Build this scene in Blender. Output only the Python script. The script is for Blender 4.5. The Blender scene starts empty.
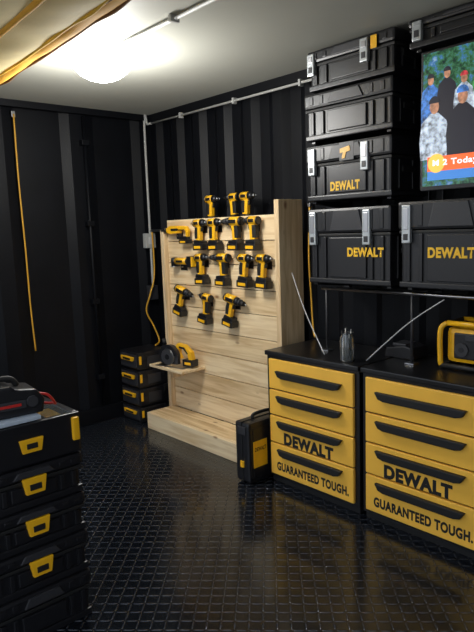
import bpy, bmesh, math, random
from mathutils import Vector, Matrix
random.seed(4)
H=2.42
scene=bpy.context.scene
scene.view_settings.view_transform='Standard'

# ---------------------------------------------------------------- materials
def mat(name,col,rough=.5,metal=0,noise=0,nscale=30,bump=0,bscale=200,emit=0,coat=0,alpha=1,trans=0,spec=.5):
    m=bpy.data.materials.new(name); m.use_nodes=True
    nt=m.node_tree; b=nt.nodes['Principled BSDF']
    b.inputs['Base Color'].default_value=(*col,1)
    b.inputs['Roughness'].default_value=rough
    b.inputs['Metallic'].default_value=metal
    b.inputs['Coat Weight'].default_value=coat
    b.inputs['Specular IOR Level'].default_value=spec
    b.inputs['Alpha'].default_value=alpha
    b.inputs['Transmission Weight'].default_value=trans
    tc=nt.nodes.new('ShaderNodeTexCoord')
    if noise:
        n=nt.nodes.new('ShaderNodeTexNoise'); n.inputs['Scale'].default_value=nscale; n.inputs['Detail'].default_value=6
        nt.links.new(tc.outputs['Object'],n.inputs['Vector'])
        r=nt.nodes.new('ShaderNodeValToRGB')
        r.color_ramp.elements[0].position=.3; r.color_ramp.elements[1].position=.7
        r.color_ramp.elements[0].color=(*[c*(1-noise) for c in col],1)
        r.color_ramp.elements[1].color=(*[min(1,c*(1+noise)) for c in col],1)
        nt.links.new(n.outputs['Fac'],r.inputs['Fac']); nt.links.new(r.outputs['Color'],b.inputs['Base Color'])
        if emit: nt.links.new(r.outputs['Color'],b.inputs['Emission Color'])
    if bump:
        n=nt.nodes.new('ShaderNodeTexNoise'); n.inputs['Scale'].default_value=bscale
        nt.links.new(tc.outputs['Object'],n.inputs['Vector'])
        bp=nt.nodes.new('ShaderNodeBump'); bp.inputs['Strength'].default_value=bump; bp.inputs['Distance'].default_value=.002
        nt.links.new(n.outputs['Fac'],bp.inputs['Height']); nt.links.new(bp.outputs['Normal'],b.inputs['Normal'])
    if emit:
        b.inputs['Emission Color'].default_value=(*col,1); b.inputs['Emission Strength'].default_value=emit
    return m
YEL=mat('yellow_plastic',(.90,.47,.012),.36,noise=.06)
YELP=mat('yellow_paint',(.94,.52,.065),.34,noise=.05,nscale=6)
BLK=mat('black_plastic',(.010,.010,.012),.34,bump=.2,bscale=400)
BLKR=mat('black_rubber',(.007,.007,.007),.6)
BLKP=mat('black_powdercoat',(.006,.006,.007),.32,bump=.1,bscale=500)
GRYP=mat('grey_plastic',(.030,.030,.034),.42)
SIL=mat('latch_silver',(.50,.53,.54),.3,metal=.5,noise=.1)
STEEL=mat('steel',(.45,.45,.46),.3,metal=1)
WALLM=mat('container_black_paint',(.0030,.0035,.0052),.5,noise=.25,nscale=4,bump=.2,bscale=60,spec=.18)
CEILM=mat('ceiling_paint',(.47,.47,.41),.6,noise=.04,nscale=2)
COND=mat('conduit_white',(.42,.42,.40),.5)
CORD=mat('cord_yellow',(.62,.32,.02),.5)
WIRE=mat('wire_white',(.5,.5,.5),.4)
LAB=mat('label_yellow',(.95,.55,.02),.5)
TXTB=mat('print_black',(.01,.01,.01),.5)
WHT=mat('paper_white',(.45,.52,.6),.6)
RED=mat('red_plastic',(.5,.02,.015),.4)
def cloth(name,col):
    m=mat(name,col,.8,noise=.12,nscale=9); nt=m.node_tree; b=nt.nodes['Principled BSDF']
    t=nt.nodes.new('ShaderNodeBsdfTranslucent'); t.inputs[0].default_value=(*col,1)
    mx=nt.nodes.new('ShaderNodeMixShader'); mx.inputs[0].default_value=.3
    nt.links.new(b.outputs[0],mx.inputs[1]); nt.links.new(t.outputs[0],mx.inputs[2]); nt.links.new(mx.outputs[0],nt.nodes['Material Output'].inputs[0])
    return m
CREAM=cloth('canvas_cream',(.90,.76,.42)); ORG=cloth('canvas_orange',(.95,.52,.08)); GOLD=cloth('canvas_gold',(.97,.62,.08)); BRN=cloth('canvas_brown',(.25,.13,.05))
GLASS=mat('smoked_glass',(.5,.55,.55),.05,trans=.9)
GRND=mat('outdoor_ground',(.32,.31,.29),.9,noise=.3,nscale=3)
LAMPE=mat('lamp_diffuser',(.95,.98,1.0),.4,emit=16)

def wood(name,base,dark,axis):
    m=bpy.data.materials.new(name); m.use_nodes=True; nt=m.node_tree; b=nt.nodes['Principled BSDF']
    tc=nt.nodes.new('ShaderNodeTexCoord'); mp=nt.nodes.new('ShaderNodeMapping')
    s=[14,14,14]; s[axis]=1.1; mp.inputs['Scale'].default_value=s
    n=nt.nodes.new('ShaderNodeTexNoise'); n.inputs['Scale'].default_value=2.2; n.inputs['Detail'].default_value=8; n.inputs['Distortion'].default_value=.6
    r=nt.nodes.new('ShaderNodeValToRGB'); r.color_ramp.elements[0].position=.32; r.color_ramp.elements[1].position=.62
    r.color_ramp.elements[0].color=(*dark,1); r.color_ramp.elements[1].color=(*base,1)
    mp2=nt.nodes.new('ShaderNodeMapping'); s2=[7,7,9]; s2[axis]=4; mp2.inputs['Scale'].default_value=s2
    v=nt.nodes.new('ShaderNodeTexVoronoi'); v.inputs['Scale'].default_value=1
    r2=nt.nodes.new('ShaderNodeValToRGB'); r2.color_ramp.elements[0].position=.05; r2.color_ramp.elements[1].position=.13
    r2.color_ramp.elements[0].color=(.25,.12,.06,1); r2.color_ramp.elements[1].color=(1,1,1,1)
    mx=nt.nodes.new('ShaderNodeMixRGB'); mx.blend_type='MULTIPLY'; mx.inputs[0].default_value=.8
    L=nt.links.new
    L(tc.outputs['Object'],mp.inputs['Vector']); L(mp.outputs[0],n.inputs['Vector']); L(n.outputs['Fac'],r.inputs[0])
    L(tc.outputs['Object'],mp2.inputs['Vector']); L(mp2.outputs[0],v.inputs['Vector']); L(v.outputs['Distance'],r2.inputs[0])
    L(r.outputs[0],mx.inputs[1]); L(r2.outputs[0],mx.inputs[2]); L(mx.outputs[0],b.inputs['Base Color'])
    b.inputs['Roughness'].default_value=.6
    return m
PINE=wood('pine_horizontal',(.82,.63,.37),(.56,.37,.18),0)
PINE2=wood('pine_horizontal_pale',(.88,.70,.44),(.66,.46,.24),0)
PINEV=wood('pine_vertical',(.82,.63,.38),(.58,.39,.20),2)

def floor_mat():
    m=bpy.data.materials.new('diamond_plate_black'); m.use_nodes=True; nt=m.node_tree; b=nt.nodes['Principled BSDF']
    N=nt.nodes.new; L=nt.links.new
    def M(op,a,bb=None,c=None):
        n=N('ShaderNodeMath'); n.operation=op
        for i,x in enumerate((a,bb,c)):
            if x is None: continue
            if isinstance(x,(int,float)): n.inputs[i].default_value=x
            else: L(x,n.inputs[i])
        return n.outputs[0]
    tc=N('ShaderNodeTexCoord'); sp=N('ShaderNodeSeparateXYZ'); L(tc.outputs['Object'],sp.inputs[0])
    s=1/.038
    x=M('MULTIPLY',sp.outputs[0],s); y=M('MULTIPLY',sp.outputs[1],s)
    fx=M('FLOOR',x); fy=M('FLOOR',y)
    par=M('FLOORED_MODULO',M('ADD',fx,fy),2)
    lx=M('SUBTRACT',M('SUBTRACT',x,fx),.5); ly=M('SUBTRACT',M('SUBTRACT',y,fy),.5)
    sg=M('SUBTRACT',M('MULTIPLY',par,2),1)
    lys=M('MULTIPLY',ly,sg)
    a=M('ADD',lx,lys); c=M('SUBTRACT',lx,lys)
    e=M('ADD',M('POWER',M('MULTIPLY',a,1/.90),2),M('POWER',M('MULTIPLY',c,1/.17),2))
    h=M('MAXIMUM',M('SUBTRACT',1,e),0); h=M('MINIMUM',M('MULTIPLY',h,1.5),1)
    bp=N('ShaderNodeBump'); bp.inputs['Strength'].default_value=1; bp.inputs['Distance'].default_value=.003
    L(h,bp.inputs['Height']); L(bp.outputs[0],b.inputs['Normal'])
    no=N('ShaderNodeTexNoise'); no.inputs['Scale'].default_value=2.5; no.inputs['Detail'].default_value=5; L(tc.outputs['Object'],no.inputs['Vector'])
    mr=N('ShaderNodeMapRange'); mr.inputs['To Min'].default_value=.08; mr.inputs['To Max'].default_value=.24
    L(no.outputs['Fac'],mr.inputs['Value']); L(mr.outputs[0],b.inputs['Roughness'])
    mx=N('ShaderNodeMixRGB'); L(h,mx.inputs[0]); mx.inputs[1].default_value=(.005,.0065,.010,1); mx.inputs[2].default_value=(.035,.040,.052,1)
    L(mx.outputs[0],b.inputs['Base Color']); b.inputs['Metallic'].default_value=.1; b.inputs['Specular IOR Level'].default_value=1.0
    b.inputs['Specular Tint'].default_value=(.85,.92,1,1)
    return m
FLOORM=floor_mat()

# ---------------------------------------------------------------- mesh builder
class B:
    def __init__(s): s.bm=bmesh.new(); s.mats=[]
    def _add(s,t,m,M=None,smooth=False):
        if m not in s.mats: s.mats.append(m)
        k=s.mats.index(m)
        bmesh.ops.recalc_face_normals(t,faces=t.faces)
        if M is not None: bmesh.ops.transform(t,matrix=M,verts=t.verts)
        for f in t.faces: f.material_index=k; f.smooth=(len(f.verts)==4) if smooth=='q' else smooth
        me=bpy.data.meshes.new('tmp'); t.to_mesh(me); t.free(); s.bm.from_mesh(me); bpy.data.meshes.remove(me)
    def _bev(s,t,b,seg=2):
        if b>0: bmesh.ops.bevel(t,geom=list(t.edges),offset=b,segments=seg,affect='EDGES',profile=.6,clamp_overlap=True)
    def box(s,x0,x1,y0,y1,z0,z1,m,bev=0,M=None):
        t=bmesh.new(); bmesh.ops.create_cube(t,size=1)
        for v in t.verts:
            v.co=Vector((x0+(v.co.x+.5)*(x1-x0),y0+(v.co.y+.5)*(y1-y0),z0+(v.co.z+.5)*(z1-z0)))
        s._bev(t,bev); s._add(t,m,M)
    def prism(s,pts,a0,a1,axis,m,bev=0,M=None):
        t=bmesh.new()
        def P(p,a):
            return {'y':(p[0],a,p[1]),'x':(a,p[0],p[1]),'z':(p[0],p[1],a)}[axis]
        A=[t.verts.new(P(p,a0)) for p in pts]; C=[t.verts.new(P(p,a1)) for p in pts]
        t.faces.new(A); t.faces.new(C[::-1]); n=len(pts)
        for i in range(n): t.faces.new((A[i],A[(i+1)%n],C[(i+1)%n],C[i]))
        bmesh.ops.recalc_face_normals(t,faces=t.faces)
        s._bev(t,bev); s._add(t,m,M)
    def cyl(s,p0,p1,r0,m,r1=None,seg=24,bev=0,M=None):
        r1=r0 if r1 is None else r1
        p0=Vector(p0);p1=Vector(p1);d=p1-p0
        t=bmesh.new(); bmesh.ops.create_cone(t,cap_ends=True,segments=seg,radius1=r0,radius2=r1,depth=d.length)
        if bev: bmesh.ops.bevel(t,geom=[e for e in t.edges if any(len(f.verts)>4 for f in e.link_faces)],offset=bev,segments=2,affect='EDGES')
        R=Vector((0,0,1)).rotation_difference(d).to_matrix().to_4x4()
        bmesh.ops.transform(t,matrix=Matrix.Translation((p0+p1)/2)@R,verts=t.verts)
        s._add(t,m,M,'q')
    def tube(s,pts,r,m,seg=8,sub=6):
        P=[Vector(p) for p in pts]
        if sub>1 and len(P)>2:
            Q=[]
            for i in range(len(P)-1):
                a=P[max(i-1,0)];b=P[i];c=P[i+1];d=P[min(i+2,len(P)-1)]
                for k in range(sub):
                    u=k/sub
                    Q.append(.5*((2*b)+(c-a)*u+(2*a-5*b+4*c-d)*u*u+(3*b-a-3*c+d)*u**3))
            Q.append(P[-1]); P=Q
        t=bmesh.new(); rings=[]; n0=None
        for i,p in enumerate(P):
            d=(P[min(i+1,len(P)-1)]-P[max(i-1,0)]).normalized()
            if n0 is None: n0=d.orthogonal().normalized()
            n0=(n0-d*n0.dot(d)).normalized(); b=d.cross(n0)
            rings.append([t.verts.new(p+r*(math.cos(2*math.pi*k/seg)*n0+math.sin(2*math.pi*k/seg)*b)) for k in range(seg)])
        for i in range(len(rings)-1):
            for k in range(seg): t.faces.new((rings[i][k],rings[i][(k+1)%seg],rings[i+1][(k+1)%seg],rings[i+1][k]))
        t.faces.new(rings[0][::-1]); t.faces.new(rings[-1])
        s._add(t,m,None,'q')
    def grid(s,fn,nu,nv,m):
        t=bmesh.new(); V=[[t.verts.new(fn(i/nu,j/nv)) for j in range(nv+1)] for i in range(nu+1)]
        for i in range(nu):
            for j in range(nv): t.faces.new((V[i][j],V[i+1][j],V[i+1][j+1],V[i][j+1]))
        s._add(t,m,None,True)
    def mesh(s,name):
        me=bpy.data.meshes.new(name); s.bm.to_mesh(me); s.bm.free()
        for m in s.mats: me.materials.append(m)
        return me
    def finish(s,name,loc=(0,0,0),rz=0,parent=None):
        o=bpy.data.objects.new(name,s.mesh(name)); scene.collection.objects.link(o)
        o.location=loc; o.rotation_euler=(0,0,rz)
        if parent: o.parent=parent
        return o

def text(parent,name,s,loc,width,height,m,rot=(math.pi/2,0,0),bold=.045):
    c=bpy.data.curves.new(name,'FONT'); c.body=s; c.size=1; c.offset=bold; c.align_x='CENTER'; c.align_y='CENTER'
    c.space_character=1.1
    o=bpy.data.objects.new('t',c); scene.collection.objects.link(o)
    bpy.context.view_layer.update()
    me=bpy.data.meshes.new_from_object(o.evaluated_get(bpy.context.evaluated_depsgraph_get()))
    bpy.data.objects.remove(o)
    xs=[v.co.x for v in me.vertices]; ys=[v.co.y for v in me.vertices]
    cx=(min(xs)+max(xs))/2; cy=(min(ys)+max(ys))/2; sx=width/(max(xs)-min(xs)); sy=height/(max(ys)-min(ys))
    for v in me.vertices: v.co=Vector(((v.co.x-cx)*sx,(v.co.y-cy)*sy,0))
    me.materials.clear(); me.materials.append(m); me.name=name
    q=bpy.data.objects.new(name,me); scene.collection.objects.link(q); q.parent=parent; q.location=loc; q.rotation_euler=rot
    return q

# ---------------------------------------------------------------- room shell
def corr(length,period,depth,f=(.27,.5,.77)):
    pts=[];x=0
    while x<length:
        pts+= [(x,0),(x+period*f[0],0),(x+period*f[1]-period*.05,depth),(x+period*f[2],depth)]
        x+=period
    pts=[p for p in pts if p[0]<=length]; pts.append((length,0)); return pts
XR=6.0; YO=-2.44
b=B(); p=corr(XR,.28,.036); b.prism([(x,y) for x,y in p]+[(XR,.07),(0,.07)],0,H,'z',WALLM); b.finish('wall_back')
b=B()
pr=[(-y,-x) for x,y in corr(-YO,.61,.03,(.18,.34,.84))]
b.prism(pr+[(-.07,YO),(-.07,0)],0,H,'z',WALLM); b.finish('wall_left')
b=B(); b.prism([(XR+y,-x) for x,y in corr(-YO,.28,.036)]+[(XR+.07,YO),(XR+.07,0)],0,H,'z',WALLM); b.finish('wall_right')
b=B(); b.box(-.07,XR+.07,-3.7,.07,-.06,0,FLOORM); b.finish('floor')
b=B(); b.box(-.07,XR+.07,YO,.07,H,H+.06,CEILM); b.finish('ceiling')
b=B(); b.box(-30,30,-40,20,-.3,-.2,GRND); b.finish('ground')
b=B(); b.box(0,XR,-.05,-.0,H-.055,H-.0,WALLM); b.finish('trim_1',(0,0,0))
b=B(); b.box(.0,.05,YO,-.05,H-.045,H,WALLM); b.finish('trim_2')
b=B(); b.box(0,.025,YO,-.06,0,.12,WALLM,.004); b.finish('baseboard_left')
b=B(); b.box(-.07,.09,YO-.1,YO,0,H,BLKP,.005); b.finish('corner_post')

# lamp + conduit
b=B()
b.cyl((0,0,-.02),(0,0,0),.150,COND,seg=48,bev=.006)
R=.168
b.grid(lambda u,v:(R*math.sin(v*math.pi/2)*math.cos(2*math.pi*u),R*math.sin(v*math.pi/2)*math.sin(2*math.pi*u),-.012-.135*math.cos(v*math.pi/2)),48,14,LAMPE)
lamp=b.finish('ceiling_lamp',(1.354,-1.205,H))
l=bpy.data.lights.new('bulb','POINT'); l.energy=40; l.color=(1,.985,.95); l.shadow_soft_size=.13
lo=bpy.data.objects.new('bulb',l); scene.collection.objects.link(lo); lo.parent=lamp; lo.location=(0,0,-.32)
b=B(); b.tube([(1.54,-1.21,H-.014),(5.9,-1.27,H-.014)],.009,COND,sub=1)
for x in (2.0,2.9,3.8): b.box(x,x+.02,-1.245,-1.195,H-.03,H-.001,COND,.003)
b.finish('ceiling_conduit')
b=B()
b.tube([(.04,-.085,.95),(.04,-.085,H-.09),(.07,-.075,H-.075),(.12,-.07,H-.075)],.010,COND,sub=6)
b.tube([(.12,-.07,H-.075),(5.5,-.07,H-.075)],.008,COND,sub=1)
for x in (.5,1.1,1.7): b.box(x,x+.018,-.084,-.05,H-.095,H-.055,COND,.003)
b.box(.006,.06,-.13,-.05,.93,1.05,GRYP,.006); b.box(.008,.055,-.14,-.045,1.36,1.48,COND,.006); b.box(.054,.062,-.115,-.07,1.39,1.45,WIRE,.003)
b.finish('electrical_conduit')

b=B(); b.tube([(.02,-1.142,2.33),(.018,-1.145,1.9),(.02,-1.138,1.4),(.018,-1.136,1.0),(.03,-1.13,.66)],.006,CORD); 
b.box(.004,.02,-1.155,-1.13,2.31,2.35,STEEL,.002); b.finish('hanging_strap')
b=B(); b.tube([(.09,-.10,1.5),(.09,-.10,1.15),(.10,-.16,.98),(.08,-.19,.85),(.10,-.14,.72),(.14,-.12,.60),(.20,-.20,.578)],.007,CORD)
b.box(.08,.10,-.11,-.0,1.49,1.51,STEEL,.002); b.finish('extension_cord')
b=B(); b.tube([(1.73,-.03,1.62),(1.735,-.05,1.3),(1.74,-.04,1.05),(1.76,-.05,.86),(1.80,-.08,.805)],.006,CORD)
b.box(1.72,1.74,-.04,-.0,1.61,1.63,STEEL,.002); b.finish('extension_cord')

b=B()
for y in (-.62,-1.72):
    b.cyl((.03,y,.14),(.03,y,H-.06),.013,WALLM)
    for z in (.35,.95,1.55,2.15): b.box(0,.05,y-.03,y+.03,z,z+.04,WALLM,.004)
b.finish('door_lock_rods')

# ---------------------------------------------------------------- wooden display
b=B()
n=9; z0=.12; z1=1.575; hh=(z1-z0)/n
for i in range(n):
    b.box(.445,1.62,-.2,-.178,z0+i*hh+.0025,z0+(i+1)*hh-.0025,PINE if i%2 else PINE2,.003)
b.box(.405,.445,-.24,-.06,0,1.50,PINEV,.004)
b.box(1.62,1.66,-.235,-.02,0,1.66,PINEV,.004)
for x in (.62,1.0,1.4): b.box(x,x+.045,-.178,-.14,0,1.495,PINEV,.003)
b.box(.445,1.62,-.178,-.06,1.495,1.515,PINE2,.003)
b.box(.43,1.62,-.465,-.43,0,.125,PINE2,.004)
for j in range(2):
    y=-.43+j*.11
    b.box(.43,1.62,y+.002,y+.108,.10,.125,PINE,.003)
b.box(.43,.46,-.43,-.24,0,.10,PINE,.003); b.box(1.585,1.62,-.43,-.24,0,.10,PINE,.003)
b.box(.43,.84,-.42,-.2,.475,.495,PINE2,.003)
b.box(.6,.62,-.34,-.2,.40,.475,PINEV,.003)
b.finish('wooden_tool_display')

# ---------------------------------------------------------------- power tools
def handle(b,x=0,batt=True):
    b.prism([(x-.034,-.018),(x+.024,-.018),(x+.012,-.06),(x+.008,-.135),(x-.042,-.135),(x-.046,-.07)],-.017,.017,'y',YEL,.005)
    b.prism([(x-.046,-.03),(x-.012,-.03),(x-.018,-.12),(x-.052,-.12),(x-.055,-.07)],-.0185,.0185,'y',BLKR,.004)
    b.prism([(x+.018,-.03),(x+.036,-.03),(x+.026,-.065),(x+.012,-.065)],-.009,.009,'y',BLKR,.003)
    b.prism([(x-.06,-.158),(x+.045,-.158),(x+.04,-.135),(x-.05,-.128)],-.03,.03,'y',BLK,.005)
    if batt:
        b.box(x-.065,x+.052,-.037,.037,-.21,-.158,BLK,.008)
        b.box(x-.045,x+.035,-.0385,.0385,-.198,-.175,YEL,.002)
def m_drill():
    b=B()
    b.cyl((-.07,0,0),(.035,0,0),.034,YEL,bev=.006); b.cyl((-.088,0,0),(-.068,0,0),.029,BLK,r1=.034,bev=.003)
    b.box(-.05,.03,-.0355,.0355,-.014,.014,BLK,.003)
    b.cyl((.035,0,0),(.072,0,0),.033,BLK,r1=.029,bev=.003); b.cyl((.072,0,0),(.09,0,0),.025,GRYP)
    b.cyl((.09,0,0),(.128,0,0),.024,BLKR,r1=.017,bev=.002); b.cyl((.128,0,0),(.15,0,0),.005,STEEL)
    handle(b); return b.mesh('cordless_drill')
def m_impact():
    b=B()
    b.cyl((-.06,0,0),(.02,0,0),.031,YEL,bev=.006); b.cyl((-.072,0,0),(-.058,0,0),.026,BLK,r1=.031,bev=.003)
    b.box(-.045,.01,-.0325,.0325,-.012,.012,BLK,.003)
    b.cyl((.02,0,0),(.062,0,0),.032,BLK,r1=.02,bev=.003); b.cyl((.062,0,0),(.078,0,0),.013,STEEL); b.cyl((.078,0,0),(.10,0,0),.004,STEEL)
    handle(b); return b.mesh('impact_driver')
def m_recip():
    b=B()
    b.prism([(-.05,-.035),(.07,-.04),(.115,-.025),(.12,.015),(.06,.038),(-.05,.036)],-.034,.034,'y',YEL,.01)
    b.cyl((.115,0,-.004),(.16,0,-.006),.024,BLKR,r1=.02,bev=.003); b.box(.16,.172,-.02,.02,-.035,.02,STEEL,.002); b.box(.17,.25,-.001,.001,-.015,.0,STEEL)
    b.prism([(-.05,.036),(-.17,.03),(-.2,-.01),(-.19,-.07),(-.165,-.075),(-.165,-.02),(-.15,.0),(-.05,.0)],-.017,.017,'y',YEL,.005)
    b.prism([(-.19,-.06),(-.07,-.065),(-.06,-.035),(-.05,-.035),(-.05,-.075),(-.06,-.09),(-.19,-.09)],-.017,.017,'y',BLK,.004)
    b.box(-.05,.04,-.036,.036,-.012,.012,BLKR,.003)
    b.box(-.2,-.08,-.036,.036,-.13,-.09,BLK,.006); b.box(-.18,-.1,-.038,.038,-.122,-.105,YEL,.002)
    return b.mesh('reciprocating_saw')
def m_angle():
    b=B()
    b.cyl((-.1,0,0),(.06,0,0),.027,YEL,r1=.03,bev=.005); b.box(-.06,.03,-.031,.031,-.01,.01,BLKR,.003)
    b.cyl((.06,0,0),(.1,0,0),.032,BLK,bev=.004); b.cyl((.09,0,-.045),(.09,0,.028),.028,BLK,bev=.004)
    b.cyl((.09,0,-.052),(.09,0,-.045),.036,STEEL,seg=32); b.prism([(.05,-.044),(.13,-.044),(.13,-.034),(.05,-.034)],-.036,.0,'y',GRYP,.003)
    b.cyl((-.13,0,0),(-.1,0,0),.03,BLK,bev=.004); b.box(-.19,-.13,-.035,.035,-.05,.045,BLK,.006); b.box(-.205,-.185,-.033,.033,-.045,.04,YEL,.005)
    return b.mesh('angle_grinder')
MD,MI,MR,MA=m_drill(),m_impact(),m_recip(),m_angle()
TS=.9
def place(me,x,z,flip=0,tilt=0,y=-.242,yaw=0,sc=TS):
    o=bpy.data.objects.new(me.name.split('.')[0],me); scene.collection.objects.link(o); o.scale=(sc,)*3
    o.location=(x,y,z); o.rotation_euler=(0,tilt,(math.pi if flip else 0)+yaw); return o
pegs=[]
def hang(me,x,z,flip=0,tilt=0,sc=TS):
    place(me,x,z,flip,tilt,sc=sc); pegs.append((x,z))
for x,k,f in ((.90,MI,0),(1.12,MI,1),(1.27,MI,0)): place(k,x,1.515+.211*TS,f,y=-.125)
hang(MR,.615,1.50,1,sc=.78)
for x,k,f in ((.90,MI,0),(1.06,MI,0),(1.26,MD,1),(1.43,MI,1)): hang(k,x,1.54,f,random.uniform(-.03,.03))
hang(MA,.65,1.27,1,sc=.85)
for x,k,f in ((.90,MI,0),(1.12,MD,1),(1.36,MI,0),(1.53,MI,0)): hang(k,x,1.30,f,random.uniform(-.05,.05))
hang(MD,.66,1.05,0,.25); hang(MI,.93,1.02,1,-.15); hang(MD,1.22,1.02,0,.2)
b=B()
for x,z in pegs:
    b.cyl((x-.02,-.2005,z-.045),(x-.02,-.218,z-.045),.006,STEEL,seg=8)
    b.box(x-.05,x+.03,-.2035,-.2002,z-.07,z-.02,BLK,.001)
b.finish('tool_hooks')

# circular saw (blade side toward the room)
b=B()
def arc(cx,cz,r,a0,a1,n=20): return [(cx+r*math.cos(a0+(a1-a0)*i/n),cz+r*math.sin(a0+(a1-a0)*i/n)) for i in range(n+1)]
b.box(-.15,.13,-.075,.06,0,.006,STEEL,.002)
b.prism(arc(-.03,.075,.088,0.1,math.pi)+[(-.118,.02),(.055,.02)],-.05,-.015,'y',GRYP,.005)
b.prism(arc(-.03,.075,.092,.15,math.pi-.1)+arc(-.03,.075,.062,math.pi-.1,.15),-.062,-.05,'y',BLK,.002)
b.cyl((-.03,-.066,.075),(-.03,-.052,.075),.06,STEEL,seg=40); b.cyl((-.03,-.07,.075),(-.03,-.066,.075),.02,BLK)
b.cyl((-.03,-.015,.09),(-.03,.05,.09),.042,YEL,bev=.006)
b.prism([(.0,.12),(.03,.175),(.10,.165),(.16,.12),(.175,.06),(.14,.05),(.125,.10),(.085,.135),(.045,.14),(.04,.10),(.06,.06),(.02,.05)],-.02,.02,'y',YEL,.004)
b.prism([(.05,.14),(.09,.135),(.125,.10),(.135,.105),(.10,.15),(.05,.155)],-.022,.022,'y',BLKR,.002)
b.cyl((-.08,-.03,.155),(-.09,-.03,.205),.015,BLKR,bev=.004)
b.box(.09,.185,-.035,.035,.01,.062,BLK,.006); b.box(.11,.17,-.037,.037,.025,.045,YEL,.002)
o=b.finish('circular_saw',(.645,-.318,.496),.2)

# ---------------------------------------------------------------- storage boxes
def toolbox(name,loc,w,h,d,rz=0,lat=(),logo=None,accent=None,ribs=True,side=True):
    b=B(); hs=h*.66
    b.box(-w/2+.012,w/2-.012,.014,d-.006,.012,hs,BLK,.012)
    b.box(-w/2,w/2,0,d,hs+.004,h-.004,BLK,.013)
    b.box(-w/2+.004,w/2-.004,.006,d-.003,hs-.014,hs+.001,BLKR,.004)
    b.box(-w/2+.004,w/2-.004,.006,d-.004,0,.028,BLK,.006)
    if ribs:
        for x in (-.40,-.28,.28,.40):
            b.box(x*w-.009,x*w+.009,.004,.02,.03,hs-.016,BLK,.003)
            b.box(x*w-.012,x*w+.012,-.004,.004,hs+.02,h-.02,BLK,.003)
    b.box(-w*.22,w*.22,.004,.02,.035,hs-.02,BLK,.004)
    b.prism([(-w*.2,hs+.015),(w*.2,hs+.015),(w*.15,h-.016),(-w*.15,h-.016)],-.007,.004,'y',GRYP,.003)
    for x in lat:
        b.box(x-.023,x+.023,-.012,.012,hs-.06,h-.02,SIL,.005)
        b.box(x-.012,x+.012,-.0145,-.011,hs-.045,hs-.015,GRYP,.002)
        b.box(x-.014,x+.014,-.0145,-.011,hs+.005,h-.035,STEEL,.002)
    if side:
        for s in (-1,1):
            xx=s*(w/2-.012)
            for y in (.08,.2,d-.06):
                if y<d-.03: b.box(min(xx,xx+s*.008),max(xx,xx+s*.008),y-.008,y+.008,.035,hs-.018,BLK,.003)
            b.box(min(xx,xx+s*.012),max(xx,xx+s*.012),d*.3,d*.7,hs*.6,hs*.6+.03,BLKR,.005)
    if accent=='clip':
        b.prism([(-.035,hs-.05),(.035,hs-.05),(.045,hs+.012),(-.045,hs+.012)],-.010,.012,'y',YEL,.004)
        b.box(-.022,.022,-.013,-.009,hs-.035,hs-.012,BLKR,.002)
    o=b.finish(name,loc,rz)
    if logo:
        lx,lz,lw,lh=logo
        text(o,'label_text','DEWALT',(lx,.0022,lz),lw,lh,LAB,bold=.05)
    return o
FY=-.35
toolbox('toolbox',(2.26,FY,1.18),.54,.405,.33,lat=(-.225,.13),logo=(.115,.17,.225,.048))
toolbox('toolbox',(2.845,FY,1.18),.55,.415,.33,lat=(-.225,.225),logo=(0,.17,.23,.05))
toolbox('toolbox',(2.26,FY,1.625),.55,.295,.33,lat=(-.225,.12),logo=(-.01,.07,.19,.048))
toolbox('toolbox',(2.26,FY,1.945),.56,.245,.33,lat=())
toolbox('toolbox',(2.28,FY,2.20),.54,.205,.25,lat=(-.24,.10))
toolbox('toolbox',(2.90,FY,2.275),.56,.13,.25,lat=(-.23,.23))
b=B(); b.box(-.045,.045,0,.002,-.04,.05,GRYP); 
b.prism([(-.04,.02),(.02,.03),(.025,.005),(-.0,.0),(-.01,-.03),(-.028,-.03),(-.02,.0),(-.04,-.002)],-.003,0,'y',YEL,0)
b.finish('product_label',(2.27,FY-.0078,1.86))
b=B(); b.box(0,.035,0,.003,0,.06,YEL,.001); b.finish('sticker',(2.42,FY-.0085,2.325))

b=B()
for x in (2.0,2.52,2.60,3.10,3.7):
    b.box(x-.02,x+.02,-.02,-.002,1.12,2.28,BLKP,.003)
def arm(x,z): b.prism([(-.32,z-.012),(-.02,z-.045),(-.02,z),(-.32,z)],x-.012,x+.012,'x',BLKP,.002)
for z in (1.178,1.623,1.943):
    for x in (2.02,2.50): arm(x,z)
for x in (2.62,3.08): arm(x,1.178)
for x in (2.66,3.14): arm(x,2.273)
b.finish('wall_rack')

b=B()
b.tube([(2.05,-.30,1.145),(3.7,-.30,1.145)],.009,STEEL,sub=1)
b.tube([(2.05,-.08,1.12),(3.7,-.08,1.12)],.009,STEEL,sub=1)
for x in (2.08,2.62,3.15):
    b.tube([(x,-.30,.80),(x,-.30,1.145)],.007,GRYP if x<3 else STEEL,sub=1)
    b.tube([(x,-.30,1.145),(x,-.08,1.12)],.007,STEEL,sub=1)
    b.box(x-.025,x+.025,-.325,-.275,.792,.80,STEEL,.002)
b.finish('metal_stand')
b=B(); b.tube([(1.68,-.15,1.21),(1.9,-.28,1.0),(2.16,-.42,.80)],.003,WIRE)
b.tube([(2.42,-.40,.80),(2.62,-.34,1.0),(2.80,-.315,1.13)],.003,WIRE)
b.finish('steel_cable')

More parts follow.
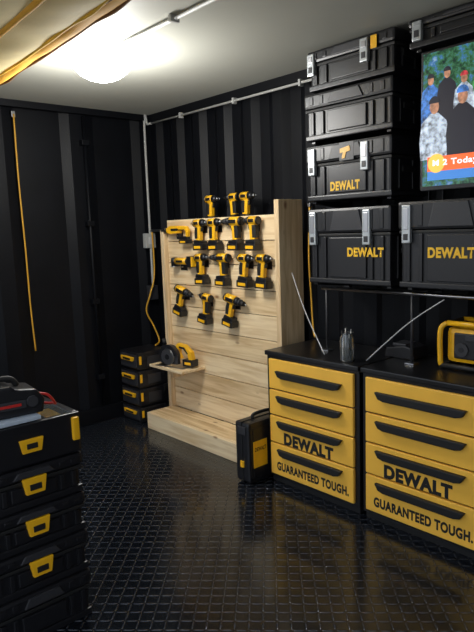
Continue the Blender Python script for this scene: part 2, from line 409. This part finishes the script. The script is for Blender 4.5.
# ---------------------------------------------------------------- television
def tv_mat():
    m=bpy.data.materials.new('tv_picture'); m.use_nodes=True; nt=m.node_tree; N=nt.nodes.new; L=nt.links.new
    b=nt.nodes['Principled BSDF']; b.inputs['Roughness'].default_value=.2; b.inputs['Base Color'].default_value=(.01,.01,.01,1)
    tc=N('ShaderNodeTexCoord')
    n=N('ShaderNodeTexNoise'); n.inputs['Scale'].default_value=22; n.inputs['Detail'].default_value=5; n.inputs['Roughness'].default_value=.7; L(tc.outputs['Object'],n.inputs['Vector'])
    r=N('ShaderNodeValToRGB'); e=r.color_ramp.elements
    e[0].position=.33; e[0].color=(.005,.012,.02,1); e[1].position=.72; e[1].color=(.32,.5,.62,1)
    for p,c in ((.43,(.012,.06,.03)),(.52,(.05,.18,.08)),(.60,(.04,.16,.40))):
        q=e.new(p); q.color=(*c,1)
    L(n.outputs['Fac'],r.inputs[0])
    L(r.outputs[0],b.inputs['Emission Color']); b.inputs['Emission Strength'].default_value=1.0
    return m
SCR=tv_mat()
def em(n,c,s=.9,no=0): return mat(n,c,.4,emit=s,noise=no,nscale=45)
OR=em('caption_orange',(.85,.13,.03)); BL=em('caption_blue',(.05,.2,.55)); WH=em('caption_white',(.8,.85,.9)); YC=em('caption_yellow',(.9,.5,.08))
SK=em('screen_skin',(.36,.17,.10),.8,.5); SH=em('screen_shirt',(.04,.14,.40),.8,.9); SR=em('screen_red',(.40,.03,.04),.8,.8); SD=em('screen_dark',(.012,.012,.02),.8); SW=em('screen_white',(.36,.42,.5),.8,.8); SG=em('screen_green',(.04,.2,.06),.8,.8)
b=B()
b.box(0,1.08,0,.045,0,.62,BLK,.004); b.box(.012,1.068,-.002,.001,.02,.608,SCR)
def person(x,z,s,shirt,hair,k):
    y0=-.0025-.0004*k
    b.prism([(x-.08*s,.14),(x-.088*s,z-.20*s),(x-.075*s,z-.10*s),(x-.022*s,z-.055*s),(x+.022*s,z-.055*s),(x+.07*s,z-.10*s),(x+.095*s,z-.2*s),(x+.07*s,.14)],y0,-.001,'y',shirt)
    b.prism([(x+.027*s*math.cos(a*.4),z+.038*s*math.sin(a*.4)-.022*s) for a in range(16)],y0-.0002,-.001,'y',SK)
    b.prism([(x+.033*s*math.cos(a*.35),z+.036*s*math.sin(a*.35)-.004*s) for a in range(10)],y0-.0003,-.001,'y',hair)
cs=[SW,SH,SD,SR,SG,SD,SW,SH,SD]; k=0
for i in range(13): person(.05+i*.08,.50+.02*math.sin(i*2.1),.55,cs[(i*4+1)%9],[SD,SD,SR,SW][i%4],k%3); k+=1
for i in range(8): person(.07+i*.135,.39+.025*math.sin(i*1.7),.85+.1*math.sin(i*3),cs[(i*2)%9],[SD,SH,SD,SW][i%4],4+i%2)
b.box(.04,1.04,-.007,-.001,.045,.085,BL); b.box(.04,.30,-.008,-.001,.085,.15,OR,0); b.cyl((.085,-.0085,.12),(.085,-.001,.12),.042,YC,seg=24)
b.box(.3,1.04,-.007,-.001,.085,.135,WH)
b.box(.35,.7,.045,.27,.2,.4,BLKP,.005)
tv=b.finish('television',(2.672,-.32,1.635))
text(tv,'caption_text','M 2 Today',(.175,-.0092,.118),.215,.035,WH,bold=.03)

# ---------------------------------------------------------------- drawer cabinets
def cabinet(x):
    w,d,h=.655,.46,.792
    b=B()
    b.box(-w/2,w/2,.006,d,.035,h-.028,BLKP,.004)
    b.box(-w/2-.004,w/2+.004,-.012,d,h-.028,h,BLKP,.006)
    b.box(-w/2+.01,w/2-.01,.02,d-.02,0,.035,BLKR)
    for a,c in ((.058,.247),(.255,.412),(.42,.566),(.574,.748)):
        b.box(-w/2+.028,w/2-.028,-.012,.008,a,c,YELP,.005)
    for z in (.200,.368,.518,.665):
        k=.235
        b.prism([(-k,z+.02),(k,z+.02),(k-.02,z-.012),(k-.05,z-.02),(-k+.05,z-.02),(-k+.02,z-.012)],-.034,-.010,'y',BLKR,.005)
    o=b.finish('drawer_cabinet',(x,-.5,0))
    text(o,'logo_text','DEWALT',(-.01,-.0126,.292),.36,.07,TXTB,bold=.06)
    text(o,'slogan_text','GUARANTEED TOUGH.',(.01,-.0126,.115),.52,.052,TXTB,bold=.05)
cabinet(2.118); cabinet(2.793); cabinet(3.468)

# radio
b=B()
b.box(-.15,.15,-.075,.075,.03,.215,YEL,.03)
b.box(-.105,.105,-.082,-.06,.055,.19,BLK,.008)
for x in (-.06,.06): b.cyl((x,-.09,.105),(x,-.08,.105),.036,GRYP,seg=24); b.cyl((x,-.092,.105),(x,-.089,.105),.014,BLK,seg=20)
b.box(-.04,.04,-.088,-.08,.155,.18,GRYP,.002); b.cyl((.085,-.09,.165),(.085,-.08,.165),.012,BLKR)
for sx in (-1,1):
    for sy in (-1,1):
        b.tube([(sx*.165,sy*.095,.014),(sx*.17,sy*.098,.06),(sx*.17,sy*.098,.2),(sx*.14,sy*.085,.238)],.014,YEL)
for sy in (-1,1): b.tube([(-.14,sy*.085,.238),(.14,sy*.085,.238)],.014,YEL,sub=1); b.tube([(-.165,sy*.095,.014),(.165,sy*.095,.014)],.014,BLKR,sub=1)
for sx in (-1,1): b.tube([(sx*.14,-.085,.238),(sx*.14,.085,.238)],.012,BLKR,sub=1); b.tube([(sx*.165,-.095,.014),(sx*.165,.095,.014)],.012,BLKR,sub=1)
o=b.finish('jobsite_radio',(2.92,-.19,.794)); o.scale=(.92,.92,.92)

b=B()
prof=[(.0,.0),(.036,.0),(.038,.01),(.038,.12),(.03,.135),(.03,.145),(.034,.15)]
b.grid(lambda u,v:(prof[int(round(v*6))][0]*math.cos(2*math.pi*u),prof[int(round(v*6))][0]*math.sin(2*math.pi*u),prof[int(round(v*6))][1]),24,6,GLASS)
for k in range(7):
    a=k*.9; b.tube([(.012*math.cos(a),.012*math.sin(a),.004),(.03*math.cos(a+.6),.03*math.sin(a+.6),.15+.012*(k%3))],.003,STEEL if k%2 else BLKR,sub=1)
b.finish('glass_jar',(2.33,-.44,.793))
b=B(); b.prism([(-.09,0),(.09,0),(.08,.06),(.03,.07),(-.08,.05)],-.07,.07,'y',BLK,.008); b.box(-.05,.03,-.05,.05,.06,.075,GRYP,.004)
b.finish('battery_charger',(2.50,-.16,.793))

# kit case
b=B()
b.box(-.06,.06,0,.33,.01,.375,BLK,.018); b.box(-.004,.004,-.004,.334,.006,.379,BLKR,.002)
b.box(-.035,.035,-.006,.004,.30,.35,GRYP,.005); b.box(-.015,.015,-.008,.006,.10,.14,YEL,.004)
b.box(-.045,.045,.02,.31,0,.02,BLK,.005)
b.box(.058,.064,.03,.30,.04,.34,BLK,.004); b.box(.062,.066,.03,.14,.10,.26,YEL,.001)
b.tube([(0,.09,.37),(0,.1,.40),(0,.23,.40),(0,.24,.37)],.01,BLKR)
o=b.finish('tool_case',(1.715,-.645,0)); text(o,'label_text','DEWALT',(.0665,.085,.21),.09,.024,TXTB,rot=(math.pi/2,0,math.pi/2),bold=.04)

def drawerbox(name,loc,w,h,d,rz=0):
    b=B()
    b.box(-w/2,w/2,.008,d,.008,h-.002,BLK,.012)
    b.box(-w/2+.02,w/2-.02,0,.02,.02,h-.02,GRYP,.006)
    b.prism([(-w*.30,h*.52),(w*.30,h*.52),(w*.34,h*.74),(-w*.34,h*.74)],-.014,.006,'y',YEL,.005)
    b.box(-w*.2,w*.2,-.016,-.008,h*.56,h*.68,BLKR,.002)
    for y in (.06,d-.05):
        b.box(w/2-.004,w/2+.006,y-.016,y+.016,h*.55,h*.98,BLKR,.004)
    b.box(w/2-.004,w/2+.004,.09,d-.09,.03,h-.04,GRYP,.004)
    b.box(w/2,w/2+.008,.015,.035,h*.35,h*.8,YEL,.003)
    b.box(-w/2+.02,w/2-.02,.02,d-.02,0,.012,BLK)
    return b.finish(name,loc,rz)
z=0
for h in (.125,.15,.145,.145): drawerbox('storage_drawer_box',(.175,-.45,z),.27,h,.30); z+=h
z=0
for i,h in enumerate((.195,.165,.155,.16)):
    toolbox('stackable_toolbox',(2.19,-2.08,z),.39,h,.34,rz=math.pi/2,accent='clip' if i else None,lat=()); z+=h
b=B()
b.box(-.195,.195,0,.34,0,.135,BLK,.012); b.box(-.18,.18,.02,.32,.135,.152,GLASS,.006)
b.box(-.195,.195,0,.02,.12,.155,BLK,.005); b.box(-.195,.195,.32,.34,.12,.155,BLK,.005); b.box(-.195,-.17,.02,.32,.12,.155,BLK,.005); b.box(.17,.195,.02,.32,.12,.155,BLK,.005)
b.box(.158,.186,-.012,.01,.05,.14,YEL,.006); b.box(-.186,-.158,-.012,.01,.05,.14,YEL,.006)
b.prism([(-.035,.05),(.035,.05),(.045,.10),(-.045,.10)],-.010,.008,'y',YEL,.004); b.box(-.02,.02,-.013,-.009,.065,.085,BLKR,.002)
for i in range(4): b.box(-.16+i*.08,-.1+i*.08,.04,.15,.128,.138,[YEL,SIL,GRYP,YEL][i],.003)
b.finish('parts_organiser',(2.19,-2.08,z),math.pi/2); z+=.157
b=B(); b.box(-.10,.09,-.08,.08,0,.015,WHT,.003); b.finish('manual_booklet',(2.09,-2.11,z+.001)); 
b=B()
b.prism([(-.14,0),(.14,0),(.15,.05),(.12,.09),(.05,.10),(.03,.115),(-.06,.115),(-.09,.095),(-.14,.08)],-.07,.07,'x',BLK,.01)
b.box(.068,.076,-.10,.08,.03,.06,GRYP,.004); b.tube([(0,-.08,.09),(0,-.06,.125),(0,.04,.13),(0,.07,.10)],.011,BLKR)
b.cyl((.07,.1,.05),(.08,.1,.05),.02,GRYP); b.box(.076,.079,-.02,.06,.04,.05,RED,.001)
b.tube([(.05,.12,.07),(.06,.16,.06),(.05,.19,.02),(.0,.20,.006),(-.03,.17,.006)],.005,RED)
b.finish('charger_case',(2.07,-2.14,z+.017),-.1)

# ---------------------------------------------------------------- folded awning under ceiling
b=B()
def off(x): return -.06*(x-.8)
def sheet(y0,z0,y1,z1,amp,m,ph):
    def f(u,v):
        x=.35+3.4*u; s=math.sin(x*9+ph)*.6+math.sin(x*21+ph*2)*.4
        return (x,off(x)+y0+(y1-y0)*v+amp*s*.5*math.sin(v*3.14),z0+(z1-z0)*v+amp*s*math.sin(v*3.1+.2)-.012*math.sin(v*math.pi))
    b.grid(f,90,8,m)
sheet(-1.51,2.355,-1.56,2.30,.006,GOLD,0)
sheet(-1.56,2.30,-1.64,2.29,.006,ORG,1)
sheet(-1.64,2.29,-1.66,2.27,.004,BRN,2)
sheet(-1.66,2.27,-1.85,2.255,.006,CREAM,3)
sheet(-1.85,2.255,-1.89,2.245,.004,ORG,4)
sheet(-1.89,2.245,-2.2,2.22,.006,CREAM,5)
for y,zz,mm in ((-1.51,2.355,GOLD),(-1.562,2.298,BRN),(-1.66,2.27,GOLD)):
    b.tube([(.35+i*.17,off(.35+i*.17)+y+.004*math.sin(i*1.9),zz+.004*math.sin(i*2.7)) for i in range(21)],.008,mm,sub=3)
for x in (.6,1.6,2.6,3.5): b.box(x,x+.02,-2.2,-1.6,2.39,2.42,STEEL,.002); b.box(x,x+.02,-1.70,-1.68,2.30,2.40,STEEL)
b.finish('folded_awning')

# ---------------------------------------------------------------- world + daylight
w=bpy.data.worlds.new('World'); scene.world=w; w.use_nodes=True
bg=w.node_tree.nodes['Background']; bg.inputs[0].default_value=(.80,.88,1,1); bg.inputs[1].default_value=1.15
s=bpy.data.lights.new('sun','SUN'); s.energy=3.2; s.color=(1,.92,.80); s.angle=.02
so=bpy.data.objects.new('sun',s); scene.collection.objects.link(so); so.rotation_euler=(math.radians(-38),0,0)

# ---------------------------------------------------------------- camera
cd=bpy.data.cameras.new('camera'); cam=bpy.data.objects.new('camera',cd); scene.collection.objects.link(cam)
R=Matrix(((.668,-.0838,.7395),(.7433,.1214,-.6578),(-.03465,.9891,.1434)))
q=R.to_quaternion(); q.normalize()
cam.rotation_mode='QUATERNION'; cam.rotation_quaternion=q; cam.location=(4.233,-2.89,1.49)
cd.sensor_fit='VERTICAL'; cd.sensor_height=24; cd.lens=600/632*24; cd.clip_start=.02
scene.camera=cam
